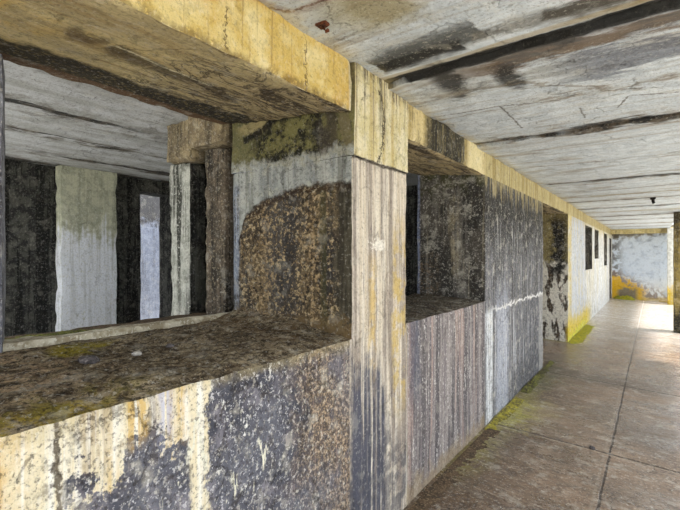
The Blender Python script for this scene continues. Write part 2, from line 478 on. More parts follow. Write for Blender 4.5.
def ceiling_material():
    m = new_mat('stained_board_marked_ceiling')
    P, x, y, z = position()
    big, mid, fine, grit = nz(P, 1.8, 4), nz(P, 7, 6, .62), nz(P, 36, 5, .65), nz(P, 120, 3)
    bd = nz(vec(x * .8, y * 5, 2.), 1, 5, .6, .5)
    bd2 = nz(vec(x * 1.6, y * 16, 5.), 1, 5, .62, .4)
    zc = CEIL

    def p(px, py): return on_z(px, py, zc)
    yw = y + (mid - .5) * 0.154 + (big - .5) * 0.264
    xw = x + (mid - .5) * 0.154
    col = lay((196, 204, 213), (216, 223, 231), sm(mid, .42, .6))
    col = lay(col, (174, 173, 170), sm(bd2, .52, .64) * .5)
    col = lay(col, (146, 134, 116), sm(bd, .55, .66) * .6)
    col = lay(col, (206, 210, 214), sm(bd, .46, .38) * .5)
    # nearer bay: warmer towards the lens, ochre bruise, rust crack
    col = lay(col, (176, 168, 130), blob(xw, yw, *p(300, 2), *p(420, 16), edge=.7, n=big) * .5)
    col = lay(col, (150, 134, 84), blob(xw, yw, p(352, 4)[0] - .12, p(352, 4)[1] - .1, p(372, 20)[0] + .2, p(372, 20)[1] + .1, edge=.6, n=mid) * .6)
    col = lay(col, (96, 60, 44), line(x, y, [p(268, 18), p(292, 20), p(314, 12), p(345, 0)], .012, fine, .05) * .75)
    col = lay(col, (132, 96, 72), line(x, y, [p(258, 10), p(292, 21), p(330, 8)], .035, mid, .06) * .4)
    # black soot and painted step shade along the first joint
    def soot(p0, p1, wd, c, k, n, am):
        q0, q1 = p(*p0), p(*p1)
        return lay(col, c, line(xw, y, [q0, q1], wd, n, am) * k)
    nn = nz(vec(x * 2.2, y * 7, 3.), 1, 6, .65)
    yj1 = y + (x - WX) * .085 - 2.29
    col = soot((376, 74), (478, 36), .15, (84, 86, 86), .95, nn, .25)
    col = soot((380, 76), (462, 50), .10, (34, 34, 33), .95, nn, .18)
    col = soot((470, 44), (680, -4), .09, (118, 116, 110), .8, nn, .35)
    col = soot((540, 26), (690, -8), .07, (66, 60, 50), .85, nn, .30)
    col = lay(col, lay((104, 82, 58), (58, 48, 36), sm(nn, .42, .58)), band(yj1 + (nn - .5) * .5, .0, .17, .04) * sm(x + (big - .5) * .9, -1.1, -.6) * .9)
    col = lay(col, (26, 24, 21), sm(mth('ABSOLUTE', yj1 + .012 + (nn - .5) * .12), .044, .022) * .97)  # black line joins soot stain and the step's shade in one colour
    col = lay(col, (170, 150, 108), band(yj1 + (nn - .5) * .06, -.085, -.045, .01) * .6)
    col = lay(col, (150, 150, 146), band(y + (nn - .5) * 0.88, 2.45, 2.6, .05) * .6)
    col = lay(col, (34, 33, 32), blob(xw, y + (nn - .5) * 0.3, *p(486, 68), *p(530, 86), edge=.4, n=mid, amt=.25) * .92)
    col = lay(col, (40, 38, 36), blob(xw, y + (nn - .5) * 0.66, *p(420, 74), *p(476, 92), edge=.5, n=mid, amt=.4) * .9)
    col = lay(col, (92, 96, 110), band(y + (nn - .5) * 1.1, 2.42, 2.75, .08) * sm(x, -.55, -.2) * .75)
    col = lay(col, (120, 110, 94), line(xw, y, [p(430, 98), p(520, 82), p(640, 90)], .035, nn, .3) * .6)
    # board joints
    for yj, c, wd, k in ((3.02, (120, 108, 88), .022, .55), (3.86, (26, 23, 20), .11, .97), (5.2, (120, 108, 90), .02, .5), (6.55, (34, 30, 26), .08, .92), (7.5, (70, 62, 52), .05, .7),
                         (8.2, (150, 138, 96), .12, .7), (9.0, (70, 60, 40), .12, .9), (10.4, (52, 46, 38), .10, .9), (11.3, (160, 150, 112), .14, .7), (12.6, (70, 62, 50), .16, .85), (14.0, (60, 54, 46), .14, .85), (15.8, (120, 106, 76), .22, .8), (17.4, (84, 74, 60), .16, .8)):
        d = mth('ABSOLUTE', y - yj + (nn - .5) * 0.484 + (x + .4) * .03)
        col = lay(col, c, sm(d, wd, wd * .4) * sm(nz(vec(x * 1.5, yj * 3.1, 0.), 1, 3), .28, .46) * k)
        col = lay(col, (120, 104, 84), sm(d, wd * 3.5, wd) * sm(mid, .45, .6) * .45)
    for pp in ([(500, 106), (522, 128)], [(580, 108), (585, 118)], [(430, 118), (498, 106), (560, 100)], [(618, 108), (628, 96), (680, 92)]):
        col = lay(col, (84, 78, 72), line(x, y, [p(*q) for q in pp], .009, fine, .05) * .8)
    col = lay(col, (190, 172, 120), sm(x + (mid - .5) * 0.264, -1.15, -1.27) * sm(mid, .4, .55) * .5)
    col = lay(col, (90, 86, 80), sm(grit * .5 + fine * .5, .57, .63) * .4)
    stripe = sm(mth('ABSOLUTE', yj1 + .02), .16, .08)
    return finish(m, col, mid * .5 + fine * .4 + bd2 * .5, .02, strength=.8, k=.55 - stripe * .5, b=.5)


def room_ceiling_material():
    m = new_mat('room_ceiling_concrete')
    P, x, y, z = position()
    mid, fine = nz(P, 7, 6, .62), nz(P, 36, 5, .65)
    nn = nz(vec(x * 7, y * 1.6, 3.), 1, 6, .65)
    col = lay((202, 204, 209), (176, 177, 178), sm(nn, .42, .6))
    for xj, c, wd in ((-3.28, (22, 20, 19), .085), (-3.95, (44, 40, 36), .055), (-4.7, (30, 27, 25), .08), (-5.25, (26, 24, 23), .12)):
        d = mth('ABSOLUTE', x - xj + (nn - .5) * 0.55)
        col = lay(col, c, sm(d, wd, wd * .4) * sm(nz(vec(xj * 2.0, y * 1.1, 0.), 1, 3), .34, .5) * .95)
        col = lay(col, (110, 98, 84), sm(d, wd * 3, wd) * sm(mid, .45, .6) * .5)
    return finish(m, col, mid * .5 + fine * .4 + nn * .5, .02, k=.5)


def sill_material():
    m = new_mat('crusted_sill_dirt')
    P, x, y, z = position()
    big, mid, fine, grit = nz(P, 3, 4), nz(P, 12, 6, .65), nz(P, 45, 5, .7), nz(P, 120, 3, .6)
    lo = nz(vec(x * 26, y * 9, 1.), 1, 5, .65, .3)
    col = lay((164, 148, 122), (128, 113, 90), sm(big, .42, .58))
    col = lay(col, (84, 66, 46), sm(lo, .50, .58) * .9)
    col = lay(col, (206, 186, 154), sm(fine, .53, .62) * .8)
    col = lay(col, (214, 200, 168), sm(y, 1.72, 1.9) * sm(fine, .5, .58) * .6)
    col = lay(col, (214, 184, 150), sm(y, 1.0, .55) * sm(mid, .44, .56) * .6)
    col = lay(col, (46, 38, 27), sm(fine * .5 + grit * .5, .53, .58) * .85)
    lump = nz(vec(x * 30, y * 14, 4.), 1, 5, .7)
    col = lay(col, (58, 47, 32), sm(lump, .53, .60) * .85)
    col = lay(col, (208, 190, 156), sm(lump, .46, .38) * .5)
    col = lay(col, (116, 92, 62), sm(y, 1.2, 1.9) * sm(mid, .46, .58) * .7)
    col = lay(col, (58, 58, 60), sm(y, 2.5, 2.6) * .5)

    def p(px, py): return on_z(px, py, SILL + .02)
    a, b = p(78, 354), p(2, 428)
    col = lay(col, (176, 160, 40), blob(x + (mid - .5) * 0.22, y + (big - .5) * 0.22, a[0] - .10, a[1] - .09, a[0] + .10, a[1] + .10, edge=.6, n=mid, amt=.5) * .85)
    col = lay(col, (186, 160, 50), sm(x + (mid - .5) * 0.352, -1.43, -1.33) * sm(y, .78, .6) * sm(mid, .36, .5) * .9)
    col = lay(col, (122, 116, 50), sm(x + (mid - .5) * 0.55, -1.55, -1.38) * sm(y, 1.0, .7) * sm(mid, .46, .58) * .55)
    return finish(m, col, fine * .7 + mid * .6 + lo * .6 - lump * .8, .03, strength=1.0, k=1.0, b=1.3)


def floor_material():
    m = new_mat('damp_concrete_paving')
    P, x, y, z = position()
    big, mid, fine, grit = nz(P, 1.3, 5), nz(P, 6, 6, .62), nz(P, 34, 5, .65), nz(P, 110, 3)
    tr = nz(vec(x * 1.4, y * 7, 0.), 1, 5, .6)
    col = lay((144, 118, 95), (114, 93, 76), sm(big, .42, .6))
    col = lay(col, (172, 150, 128), sm(mid, .50, .64) * .5)
    col = lay(col, (118, 98, 80), sm(tr, .50, .62) * .6)
    col = lay(col, (104, 86, 68), sm(fine, .55, .66) * .5)
    col = lay(col, (170, 156, 138), sm(grit * .5 + fine * .5, .58, .64) * .5)
    # earth washed against the wall
    dirt = sm(x + (mid - .5) * 0.77 + (big - .5) * 0.66, -.55, -1.1)
    col = lay(col, lay((78, 60, 44), (120, 98, 74), sm(fine, .46, .58)), dirt * .8 * sm(y, 9, 6))
    a = on_z(520, 412, -.02)
    col = lay(col, (170, 152, 110), blob(x + (mid - .5) * 0.44, y + (big - .5) * 0.66, a[0] - .22, a[1] - .45, a[0] + .32, a[1] + .4, edge=.6, n=mid) * .7)
    col = lay(col, (140, 132, 60), sm(x + (mid - .5) * 0.66, -.95, -1.2) * band(y, 3.2, 6.6, .4) * sm(mid, .38, .52) * .85)
    col = lay(col, (206, 200, 80), sm(x + (mid - .5) * 0.88, -.95, -1.22) * sm(y, 8.8, 9.4) * sm(y, 13.5, 11) * .8)
    a = on_z(505, 413, -.02)
    col = lay(col, (176, 168, 66), blob(x + (mid - .5) * .3, y + (big - .5) * .4, -1.32, a[1] - .42, -1.02, a[1] + .40, edge=.7, n=mid) * .8)
    a = on_z(537, 374, -.02)
    col = lay(col, (84, 82, 42), blob(x + (mid - .5) * .3, y + (big - .5) * .4, -1.32, a[1] - .9, -1.05, a[1] + .7, edge=.7, n=mid) * .75)
    br = nz(vec(x * 2.2, y * 30, 1.), 1, 5, .65)
    col = lay(col, (92, 76, 62), sm(br, .50, .62) * .45)
    col = lay(col, (186, 168, 148), sm(nz(vec(x * 3, y * 22, 6.), 1, 5, .65), .55, .66) * .4)
    # joints
    jx = mth('ABSOLUTE', x + .30 + (mid - .5) * 0.0264)
    J = sm(jx, .011, .005)
    col = lay(col, (58, 48, 40), J * .9)
    col = lay(col, (160, 146, 128), band(x + (fine - .5) * 0.022, -.345, -.325, .006) * .45)
    for k in range(-1, 9):
        yj = 4.30 + 2.33 * k
        d = mth('ABSOLUTE', y - yj + (mid - .5) * 0.044)
        t = sm(d, .022, .009)
        J = mx(J, t)
        col = lay(col, (66, 54, 44) if k != 1 else (50, 42, 34), t * .85)
        col = lay(col, (176, 158, 134), band(y + (fine - .5) * 0.044, yj - .035, yj - .012, .008) * .55)
    col = lay(col, (72, 58, 46), band(y + (mid - .5) * 0.66, 6.45, 7.0, .12) * sm(x, .6, -.2) * .6)
    col = lay(col, (96, 82, 70), blob(x + (mid - .5) * 0.44, y + (big - .5) * 0.88, -.30, 4.35, .45, 5.3, edge=.6, n=mid) * .5)
    col = lay(col, lay((226, 218, 208), (198, 186, 174), sm(tr * .5 + mid * .5, .42, .58)), sm(y + (big - .5) * 5, 8.6, 13.5) * .8)  # far paving paled: bright daylight at that end put into the colour
    wet = mx(sm(big * .6 + tr * .4, .42, .58), sm(y + (big - .5) * 6, 5.5, 8.5))
    rough = 0.60 - wet * .38 + (fine - .5) * 0.44
    return finish(m, col, fine * .4 + mid * .5 - J * .3, .012, rough=rough + J * .5, spec=.7, strength=.6, k=.9)


def end_wall_material():
    m = new_mat('pale_blue_end_wall')
    P, x, y, z = position()
    big, mid, fine = nz(P, 1.5, 4), nz(P, 5, 6, .62), nz(P, 20, 5, .65)
    col = lay((214, 224, 238), (232, 237, 243), sm(z + (big - .5) * 1.32, .9, .2))
    col = lay(col, (168, 182, 204), sm(mid, .5, .64) * .5)
    xl = on_y(613, 255, Y_END)[0]
    d = (x - xl)
    col = lay(col, (120, 108, 84), sm(z + (mid - .5) * 0.66 - d * .10, 2.12, 2.32) * .9)
    col = lay(col, (86, 80, 70), sm(d + (mid - .5) * 0.88, .45, .1) * sm(mid, .42, .56) * .8)
    col = lay(col, (140, 116, 96), sm(z + d * .55 + (mid - .5) * 1.98, 1.35, 1.0) * sm(mid, .44, .55) * .8)
    col = lay(col, (226, 178, 20), sm(z + d * .52 + (mid - .5) * 1.76, .95, .75) * sm(d + (mid - .5) * 1.2, 1.15, .8) * .95)
    col = lay(col, (226, 190, 60), sm(z + (mid - .5) * 0.44, .12, .02) * .5)
    col = lay(col, (96, 104, 112), sm(z + (mid - .5) * .8, .42, .3) * band(d, .15, .75, .1) * .8)
    return finish(m, col, mid, .02, k=.35)


def plain_concrete(name, a, b, c, streak=.6, dark=(40, 38, 34), top=None, low=None, lowz=1.6, k=.6):
    """a, b: two body tones; c: speckle; dark: water runs; low: colour of the lower half"""
    m = new_mat(name)
    P, x, y, z = position()
    big, mid, fine = nz(P, 2.5, 4), nz(P, 10, 6, .62), nz(P, 42, 5, .68)
    st = nz(vec(x * 12, y * 12, z * .6), 1, 5)
    st2 = nz(vec(x * 30, y * 30, z * 1.2), 1, 4)
    col = lay(a, b, sm(mid, .42, .58))
    if low: col = lay(col, low, sm(z + (mid - .5) * 0.66 + (st - .5) * 0.88, lowz + .12, lowz - .12))
    col = lay(col, dark, sm(st, .50, .60) * streak)
    col = lay(col, dark, sm(st2, .56, .64) * streak)
    col = lay(col, c, sm(fine, .55, .64) * .7)
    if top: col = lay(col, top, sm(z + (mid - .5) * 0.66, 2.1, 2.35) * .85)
    return finish(m, col, fine * .5 + mid * .5, .02, k=k)


def speckle(name, a, b, c, rough=.9, scale=30, dist=.015):
    m = new_mat(name)
    P, x, y, z = position()
    mid, fine = nz(P, scale * .35, 5, .65), nz(P, scale * 1.6, 4, .65)
    col = lay(a, b, sm(mid, .42, .58))
    col = lay(col, c, sm(fine, .52, .62) * .8)
    return finish(m, col, fine * .6 + mid * .5, dist, rough, k=0)


M = {}
M['face'] = wall_face_material()
M['flank'] = pier_side_material()
M['dark_flank'] = dark_flank_material()
M['door_flank'] = door_flank_material()
M['soffit'] = soffit_material()
M['ceiling'] = ceiling_material()
M['room_ceiling'] = room_ceiling_material()
M['sill'] = sill_material()
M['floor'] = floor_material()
M['end'] = end_wall_material()
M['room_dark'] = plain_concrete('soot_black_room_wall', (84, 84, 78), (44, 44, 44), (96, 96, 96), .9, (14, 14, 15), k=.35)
M['room_pale'] = plain_concrete('lime_washed_column', (204, 205, 182), (178, 180, 160), (216, 216, 204), .2, (112, 112, 96), low=(240, 243, 252), lowz=1.82, k=.35)
M['room_grey'] = plain_concrete('streaked_grey_column', (196, 196, 188), (160, 161, 152), (214, 213, 206), .92, (36, 38, 33))
M['room_brown'] = plain_concrete('brown_streaked_pilaster', (104, 92, 78), (74, 66, 56), (160, 146, 122), .75, (20, 18, 16))
M['room_tan'] = plain_concrete('tan_cross_beam', (160, 144, 114), (128, 114, 92), (184, 172, 144), .5, (46, 40, 32))
M['white_room'] = plain_concrete('white_washed_wall', (150, 158, 178), (132, 140, 160), (170, 176, 190), .3, (90, 92, 100), top=(70, 66, 60), k=.4)  # greyed tones and dark top stand in for roof shade
M['jamb'] = plain_concrete('grey_blue_jamb', (140, 142, 152), (104, 106, 116), (186, 188, 196), .5, (50, 50, 56))
M['white_column'] = plain_concrete('pale_outer_column', (226, 224, 218), (206, 204, 196), (232, 230, 226), .25, (150, 146, 136), low=(214, 180, 30), lowz=.55)
M['dark_column'] = plain_concrete('yellow_brown_outer_column', (150, 130, 70), (116, 100, 56), (176, 156, 96), .5, (36, 30, 20), top=(40, 36, 28), low=(30, 28, 24), lowz=.35)
M['lintel'] = plain_concrete('cream_end_lintel', (214, 198, 146), (196, 178, 120), (228, 218, 180), .3, (120, 100, 60))
M['rim'] = speckle('pale_sill_rim', (206, 198, 178), (160, 148, 124), (226, 222, 208))
M['moss'] = speckle('yellow_green_moss', (158, 150, 36), (112, 116, 34), (204, 190, 56), scale=40, dist=.02)
M['olive'] = speckle('olive_moss', (110, 112, 46), (78, 80, 34), (150, 146, 66), scale=40, dist=.02)
M['moss_thin'] = speckle('thin_yellow_moss', (150, 140, 52), (96, 88, 48), (196, 182, 70), scale=30, dist=.02)
M['weeds'] = speckle('weedy_moss', (92, 92, 44), (60, 54, 36), (150, 146, 66), scale=24, dist=.02)
M['earth'] = speckle('dark_earth', (94, 76, 58), (66, 54, 42), (140, 120, 94), scale=40, dist=.02)
M['stone'] = speckle('pale_stone', (190, 184, 176), (150, 146, 146), (214, 210, 204), scale=60)
M['dark_stone'] = speckle('slate_stone', (96, 90, 92), (66, 62, 64), (140, 134, 132), scale=60)
M['rust'] = speckle('rust', (96, 50, 28), (58, 32, 22), (130, 74, 40), scale=80)
M['iron'] = speckle('blackened_iron', (40, 36, 33), (26, 24, 23), (60, 48, 40), scale=60)
M['ground'] = speckle('gravel_ground', (206, 202, 190), (188, 184, 172), (220, 216, 206), scale=8)
M['roof'] = speckle('bare_concrete', (150, 148, 142), (130, 128, 122), (170, 168, 160))


# ------------------------------------------------------------------ mesh helpers
DIRS = ('+x', '-x', '+y', '-y', '+z', '-z')


def wob(p, amp):
    q = Vector(p)
    n = mnoise.noise_vector(q * 3.1) * .55 + mnoise.noise_vector(q * 9.7) * .3 + mnoise.noise_vector(q * 27.0) * .15
    return n * amp


def rough_box(bm, x0, x1, y0, y1, z0, z1, mats, res=.06, amp=.008, chip=.02, shape=None, skip=(), chipf=None):
    """box with its faces gridded, gently uneven, arrises chipped; mats maps a face direction to a slot"""
    n = [max(1, min(90, round(abs(b - a) / res))) for a, b in ((x0, x1), (y0, y1), (z0, z1))]
    lo, hi = (x0, y0, z0), (x1, y1, z1)
    V = {}

    def vert(i):
        if i in V: return V[i]
        p = [lo[k] + (hi[k] - lo[k]) * i[k] / n[k] for k in range(3)]
        ex = [(-1 if i[k] == 0 else 1 if i[k] == n[k] else 0) for k in range(3)]
        d = wob(p, amp)
        if sum(1 for e in ex if e) >= 2 and chip:
            q = Vector(p)
            c = (chipf(p) if chipf else 1) * max(0, mnoise.noise(q * 4.3) + .15) * .6 + max(0, mnoise.noise(q * 15.0)) * .6 * (chipf(p) if chipf else 1)
            for k in range(3):
                if ex[k]: p[k] -= ex[k] * c * chip
        p = [p[k] + d[k] for k in range(3)]
        if shape: p = shape(*p)
        V[i] = bm.verts.new(p)
        return V[i]
    for ax in range(3):
        a, b = (ax + 1) % 3, (ax + 2) % 3
        for side in (0, 1):
            key = ('-' if side == 0 else '+') + 'xyz'[ax]
            if key in skip: continue
            slot = mats.get(key, mats.get('*', 0))
            for i in range(n[a]):
                for j in range(n[b]):
                    q = []
                    for di, dj in ((0, 0), (1, 0), (1, 1), (0, 1)):
                        t = [0, 0, 0]; t[ax] = n[ax] * side; t[a] = i + di; t[b] = j + dj
                        q.append(vert(tuple(t)))
                    f = bm.faces.new(q if side else q[::-1]); f.material_index = slot; f.smooth = True


def link(name, bm, mats, parent=None, origin=None):
    me = bpy.data.meshes.new(name)
    if origin is not None: bmesh.ops.translate(bm, verts=bm.verts, vec=-Vector(origin))
    bm.normal_update(); bm.to_mesh(me); bm.free()
    for k in (mats if isinstance(mats, (list, tuple)) else [mats]): me.materials.append(M[k])
    me.set_sharp_from_angle(angle=math.radians(42))
    o = bpy.data.objects.new(name, me); C.objects.link(o)
    if parent is not None: o.parent = parent
    if origin is not None and parent is None: o.location = origin
    return o


def tag(o, label=None, cat=None, kind=None, group=None):
    for k, v in (('label', label), ('category', cat), ('kind', kind), ('group', group)):
        if v: o[k] = v
    return o


def thing(name, loc, label, cat, kind='thing', group=None):
    o = bpy.data.objects.new(name, None); C.objects.link(o); o.location = loc
    o.empty_display_size = .1
    return tag(o, label, cat, kind, group)


def box_object(name, boxes, mats, slots, **k):
    bm = bmesh.new()
    for b in boxes: rough_box(bm, *b, slots, **k)
    return link(name, bm, mats)


def part(name, parent, dims, mats, slots, **k):
    bm = bmesh.new(); rough_box(bm, *dims, slots, **k)
    return link(name, bm, mats, parent, origin=parent.location)


def sheet(name, x0, x1, y0, y1, zf, mat, res=.03, parent=None):
    """uneven surface z = zf(x, y), closed by a skirt"""
    bm = bmesh.new()
    nx, ny = max(2, round((x1 - x0) / res)), max(2, round((y1 - y0) / res))
    g = [[bm.verts.new((x0 + (x1 - x0) * i / nx, y0 + (y1 - y0) * j / ny, zf(x0 + (x1 - x0) * i / nx, y0 + (y1 - y0) * j / ny))) for j in range(ny + 1)] for i in range(nx + 1)]
    for i in range(nx):
        for j in range(ny):
            f = bm.faces.new((g[i][j], g[i + 1][j], g[i + 1][j + 1], g[i][j + 1])); f.smooth = True
    return link(name, bm, mat, parent)


def hump(name, pts, half, h, mat, base, res=.02, seed=0, xmin=-9):
    """mossy or earthy bank that follows the polyline pts; half width and height fade to nothing at the rim"""
    xs, ys = [p[0] for p in pts], [p[1] for p in pts]
    x0, x1, y0, y1 = min(xs) - half, max(xs) + half, min(ys) - half, max(ys) + half
    nx, ny = min(160, max(4, round((x1 - x0) / res))), min(160, max(4, round((y1 - y0) / res)))

    def hh(x, y):
        best = 9
        for (a, b), (c, d) in zip(pts[:-1], pts[1:]):
            L = (c - a) ** 2 + (d - b) ** 2
            t = max(0, min(1, ((x - a) * (c - a) + (y - b) * (d - b)) / L))
            best = min(best, math.hypot(x - a - t * (c - a), y - b - t * (d - b)))
        q = Vector((x, y, seed))
        e = best / half + mnoise.noise(q * 5) * .45 + mnoise.noise(q * 17) * .45 + mnoise.noise(q * 41) * .3
        s_ = max(0, 1 - e)
        return s_ ** .7 * h * (.75 + .5 * mnoise.noise(q * 30) + .3 * mnoise.noise(q * 70)) if s_ > 0 else -1
    bm = bmesh.new(); V = {}
    H = {}
    for i in range(nx + 1):
        for j in range(ny + 1):
            H[i, j] = hh(x0 + (x1 - x0) * i / nx, y0 + (y1 - y0) * j / ny)
    for i in range(nx):
        for j in range(ny):
            ks = ((i, j), (i + 1, j), (i + 1, j + 1), (i, j + 1))
            if max(H[k] for k in ks) <= 0 or x0 + (x1 - x0) * i / nx < xmin: continue
            q = []
            for k in ks:
                if k not in V:
                    x, y = x0 + (x1 - x0) * k[0] / nx, y0 + (y1 - y0) * k[1] / ny
                    V[k] = bm.verts.new((x, y, base(x, y) + max(-.004, H[k])))
                q.append(V[k])
            f = bm.faces.new(q); f.smooth = True
    return link(name, bm, mat)


# ------------------------------------------------------------------ setting: floor, ground, ceiling
def fz(x, y): return floor_z(x) + mnoise.noise(Vector((x * 1.5, y * 1.5, 0))) * .004


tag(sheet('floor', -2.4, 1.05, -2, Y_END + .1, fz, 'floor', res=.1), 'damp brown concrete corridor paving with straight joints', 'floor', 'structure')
g = bmesh.new()
rough_box(g, 1.05, 60, -40, 60, -.45, -.2, {'*': 0}, res=3, amp=0, chip=0)
rough_box(g, -40, 1.05, -40, -2, -.45, -.16, {'*': 0}, res=3, amp=0, chip=0)
tag(link('ground', g, 'ground'), 'open ground outside the gallery', 'ground', 'structure')
box = box_object('floor_room', [(-10, BX, -2, Y_END, -.2, .1)], ['ground'], {'*': 0}, res=.6, amp=0, chip=0)  # unseen floor given a pale tone to bounce light into the rooms
tag(box, 'pale floor inside the side rooms, toned to bounce light', 'floor', 'structure')

bm = bmesh.new()                            # ceiling in pours that step down a little, one behind the other


def skew(x, y, z): return (x, y - .085 * (x - WX), z)


edges = [(-2, 2.29, CEIL + .032), (2.29, 3.95, CEIL), (3.95, 6.75, CEIL - .015), (6.75, 9.2, CEIL - .022), (9.2, 10.6, CEIL - .022), (10.6, 12.6, CEIL - .03), (12.6, 13.8, CEIL - .03), (13.8, 20.6, CEIL - .035)]
for a, b, zz in edges:
    rough_box(bm, WX - .02, 1.15 if a < 9 else .73 if a < 12.5 else .46, a, b, zz, CEIL + .3, {'*': 0}, res=.05 if b < 7 else .1, amp=.010, chip=.03, shape=skew, skip=('+z', '+y'))  # unseen outer edge cut back in steps to bring in daylight
tag(link('ceiling', bm, 'ceiling'), 'grey stained board-marked corridor ceiling', 'ceiling', 'structure')
bm = bmesh.new()
rough_box(bm, -2.3, 1.16, -2, .3, CEIL + .3, CEIL + .5, {'*': 0}, res=1, amp=0, chip=0)  # near bay of the side room left unroofed to let daylight in
rough_box(bm, -6.6, 1.16, .3, 9, CEIL + .3, CEIL + .5, {'*': 0}, res=1, amp=0, chip=0)
rough_box(bm, -6.6, .74, 9, 12.6, CEIL + .3, CEIL + .5, {'*': 0}, res=1, amp=0, chip=0)
rough_box(bm, -6.6, .47, 12.6, 20.8, CEIL + .3, CEIL + .5, {'*': 0}, res=1, amp=0, chip=0)
tag(link('roof', bm, 'roof'), 'concrete roof slab above the gallery', 'roof', 'structure')
bm = bmesh.new()
rough_box(bm, -6.58, BX + .02, .3, 20.2, CEIL - .01, CEIL + .3, {'*': 0}, res=.1, amp=.012, chip=0, skip=('+z',))
tag(link('ceiling_room', bm, 'room_ceiling'), 'grey room ceiling with dark board lines', 'ceiling', 'structure')

# ------------------------------------------------------------------ setting: the pillared wall
FACE = {'+x': 0, '-y': 1, '+z': 2, '*': 0}


def tilt_in(x, y, z): return (x, y, z - .04 * (x - WX) * (1 if z > .5 else 0))


o = box_object('wall_left', [(BX, WX, -2, Y_P1, -.1, SILL)], ['face', 'flank', 'sill'], FACE, res=.045, amp=.006, chip=.022, shape=tilt_in, chipf=lambda p: p[1] < Y_P1 - .01)
tag(o, 'low cream and blue-grey stained parapet under the nearest opening', 'wall', 'structure')
o = box_object('wall_left', [(-1.98, WX, Y_P1E, Y_P2, -.1, SILL + .005)], ['face', 'dark_flank', 'sill'], FACE, res=.05, amp=.006, chip=.015, shape=tilt_in, chipf=lambda p: Y_P1E + .01 < p[1] < Y_P2 - .01)
tag(o, 'low mauve-grey streaked parapet under the second opening', 'wall', 'structure')
o = box_object('wall_left', [(-1.98, WX, Y_P2, Y_P2E, -.1, CEIL + .1)], ['face', 'dark_flank', 'sill'], FACE, res=.06, amp=.007, chip=.012)
tag(o, 'full-height black streaked wall beyond the second opening', 'wall', 'structure')

bm = bmesh.new()                            # the far run with its three windows
zs, zh = 1.25, 2.29
wins = [(11.6, 13.0, zs, zh), (13.6, 14.65, 1.5, zh), (16.3, 17.4, 1.26, zh), (18.4, 19.3, 0.0, 2.2)]
y = Y_D
for a, b, c, d in wins:
    rough_box(bm, -1.9, WX, y, a, -.1, CEIL + .1, {'+x': 0, '-y': 1 if y == Y_D else 2, '*': 2}, res=.1, amp=.007, chip=.012)
    rough_box(bm, -1.9, WX, a, b, -.1, c, {'+x': 0, '*': 2}, res=.1, amp=.007, chip=.012)  # dark reveal colour stands in for shade in the window recesses
    rough_box(bm, -1.9, WX, a, b, d, CEIL + .1, {'+x': 0, '*': 2}, res=.1, amp=.007, chip=.012)
    y = b
rough_box(bm, -1.9, WX, y, Y_END + .3, -.1, CEIL + .1, {'+x': 0, '*': 2}, res=.1, amp=.007, chip=.012)
tag(link('wall_left', bm, ['face', 'door_flank', 'dark_flank']), 'pale far wall with three small dark windows, an end doorway and yellow foot', 'wall', 'structure')

tag(box_object('wall_end', [(WX - .4, 1.2, Y_END, Y_END + .3, -.2, CEIL + .1)], ['end'], {'*': 0}, res=.15, amp=.006, chip=0),
    'pale blue end wall with yellow lichen at its foot', 'wall', 'structure')

# ------------------------------------------------------------------ heads over the openings
def head_shape(x, y, z): return (x, y, z - (.095 * (x - WX) if z < HEAD + .08 else 0))


def lintel(y0, y1, back, label):
    t = thing('lintel_beam', (WX, y0, HEAD), label, 'beam', 'structure')
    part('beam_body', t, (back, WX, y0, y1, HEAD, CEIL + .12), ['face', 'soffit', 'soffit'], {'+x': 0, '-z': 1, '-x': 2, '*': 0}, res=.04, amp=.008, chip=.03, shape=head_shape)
    return t


lintel(-2, Y_P1 - .004, -2.31, 'yellow ochre beam over the nearest opening')
lintel(Y_P1E + .004, Y_P2, -1.98, 'tan and black stained beam over the second opening')
lintel(Y_P2E, Y_D, -1.9, 'cream beam over the doorway in the long wall')

# ------------------------------------------------------------------ the pillars of the wall
p1 = thing('concrete_pillar', (WX - .3, (Y_P1 + Y_P1E) / 2, 0), 'broad pillar with cream streaked front and brown broken flank between the first two openings', 'pillar')


def nose(x, y, z):                          # rounded arris towards the room
    d = x - (BX + .05)
    if d < 0 and y < Y_P1 + .12: y += .06 * (d / .12) ** 2
    return (x, y, z)


part('shaft', p1, (BX - .07, WX, Y_P1, Y_P1E, -.1, 2.118), ['face', 'flank', 'dark_flank'], {'+x': 0, '-y': 1, '*': 2}, res=.035, amp=.006, chip=.018, shape=nose, chipf=lambda p: 0 if p[2] > 2.0 or p[2] < 1.15 else 1)
part('head_block', p1, (BX - .02, WX + .016, Y_P1, Y_P1E, 2.118, CEIL + .06), ['face', 'flank', 'dark_flank'], {'+x': 0, '-y': 1, '*': 2}, res=.035, amp=.010, chip=.008)

p0 = thing('concrete_pillar', (WX - .4, -.1, 0), 'grey-blue splayed jamb at the near end of the nearest opening', 'pillar')


def splay(x, y, z): return (x, y + (WX - x) * (.36 if y > 0 else 0), z)


part('shaft', p0, (-2.36, -2.1, -.5, .375, SILL + .05, HEAD + .05), ['jamb'], {'*': 0}, res=.05, amp=.008, chip=.015, shape=splay)

# ------------------------------------------------------------------ sill rim, ledge and dirt
o = box_object('trim_1', [(BX - .085, BX + .02, .68, Y_P1 + .06, 1.0, SILL + .072)], ['rim'], {'*': 0}, res=.03, amp=.014, chip=.03)
tag(o, 'pale broken concrete rim along the back of the near sill', 'rim', 'structure')
o = box_object('trim_2', [(-2.72, BX - .08, .5, Y_P1 + .2, .9, SILL + .02)], ['earth'], {'*': 0}, res=.06, amp=.012, chip=.02)
tag(o, 'dark ledge beyond the rim of the near sill', 'ledge', 'structure')


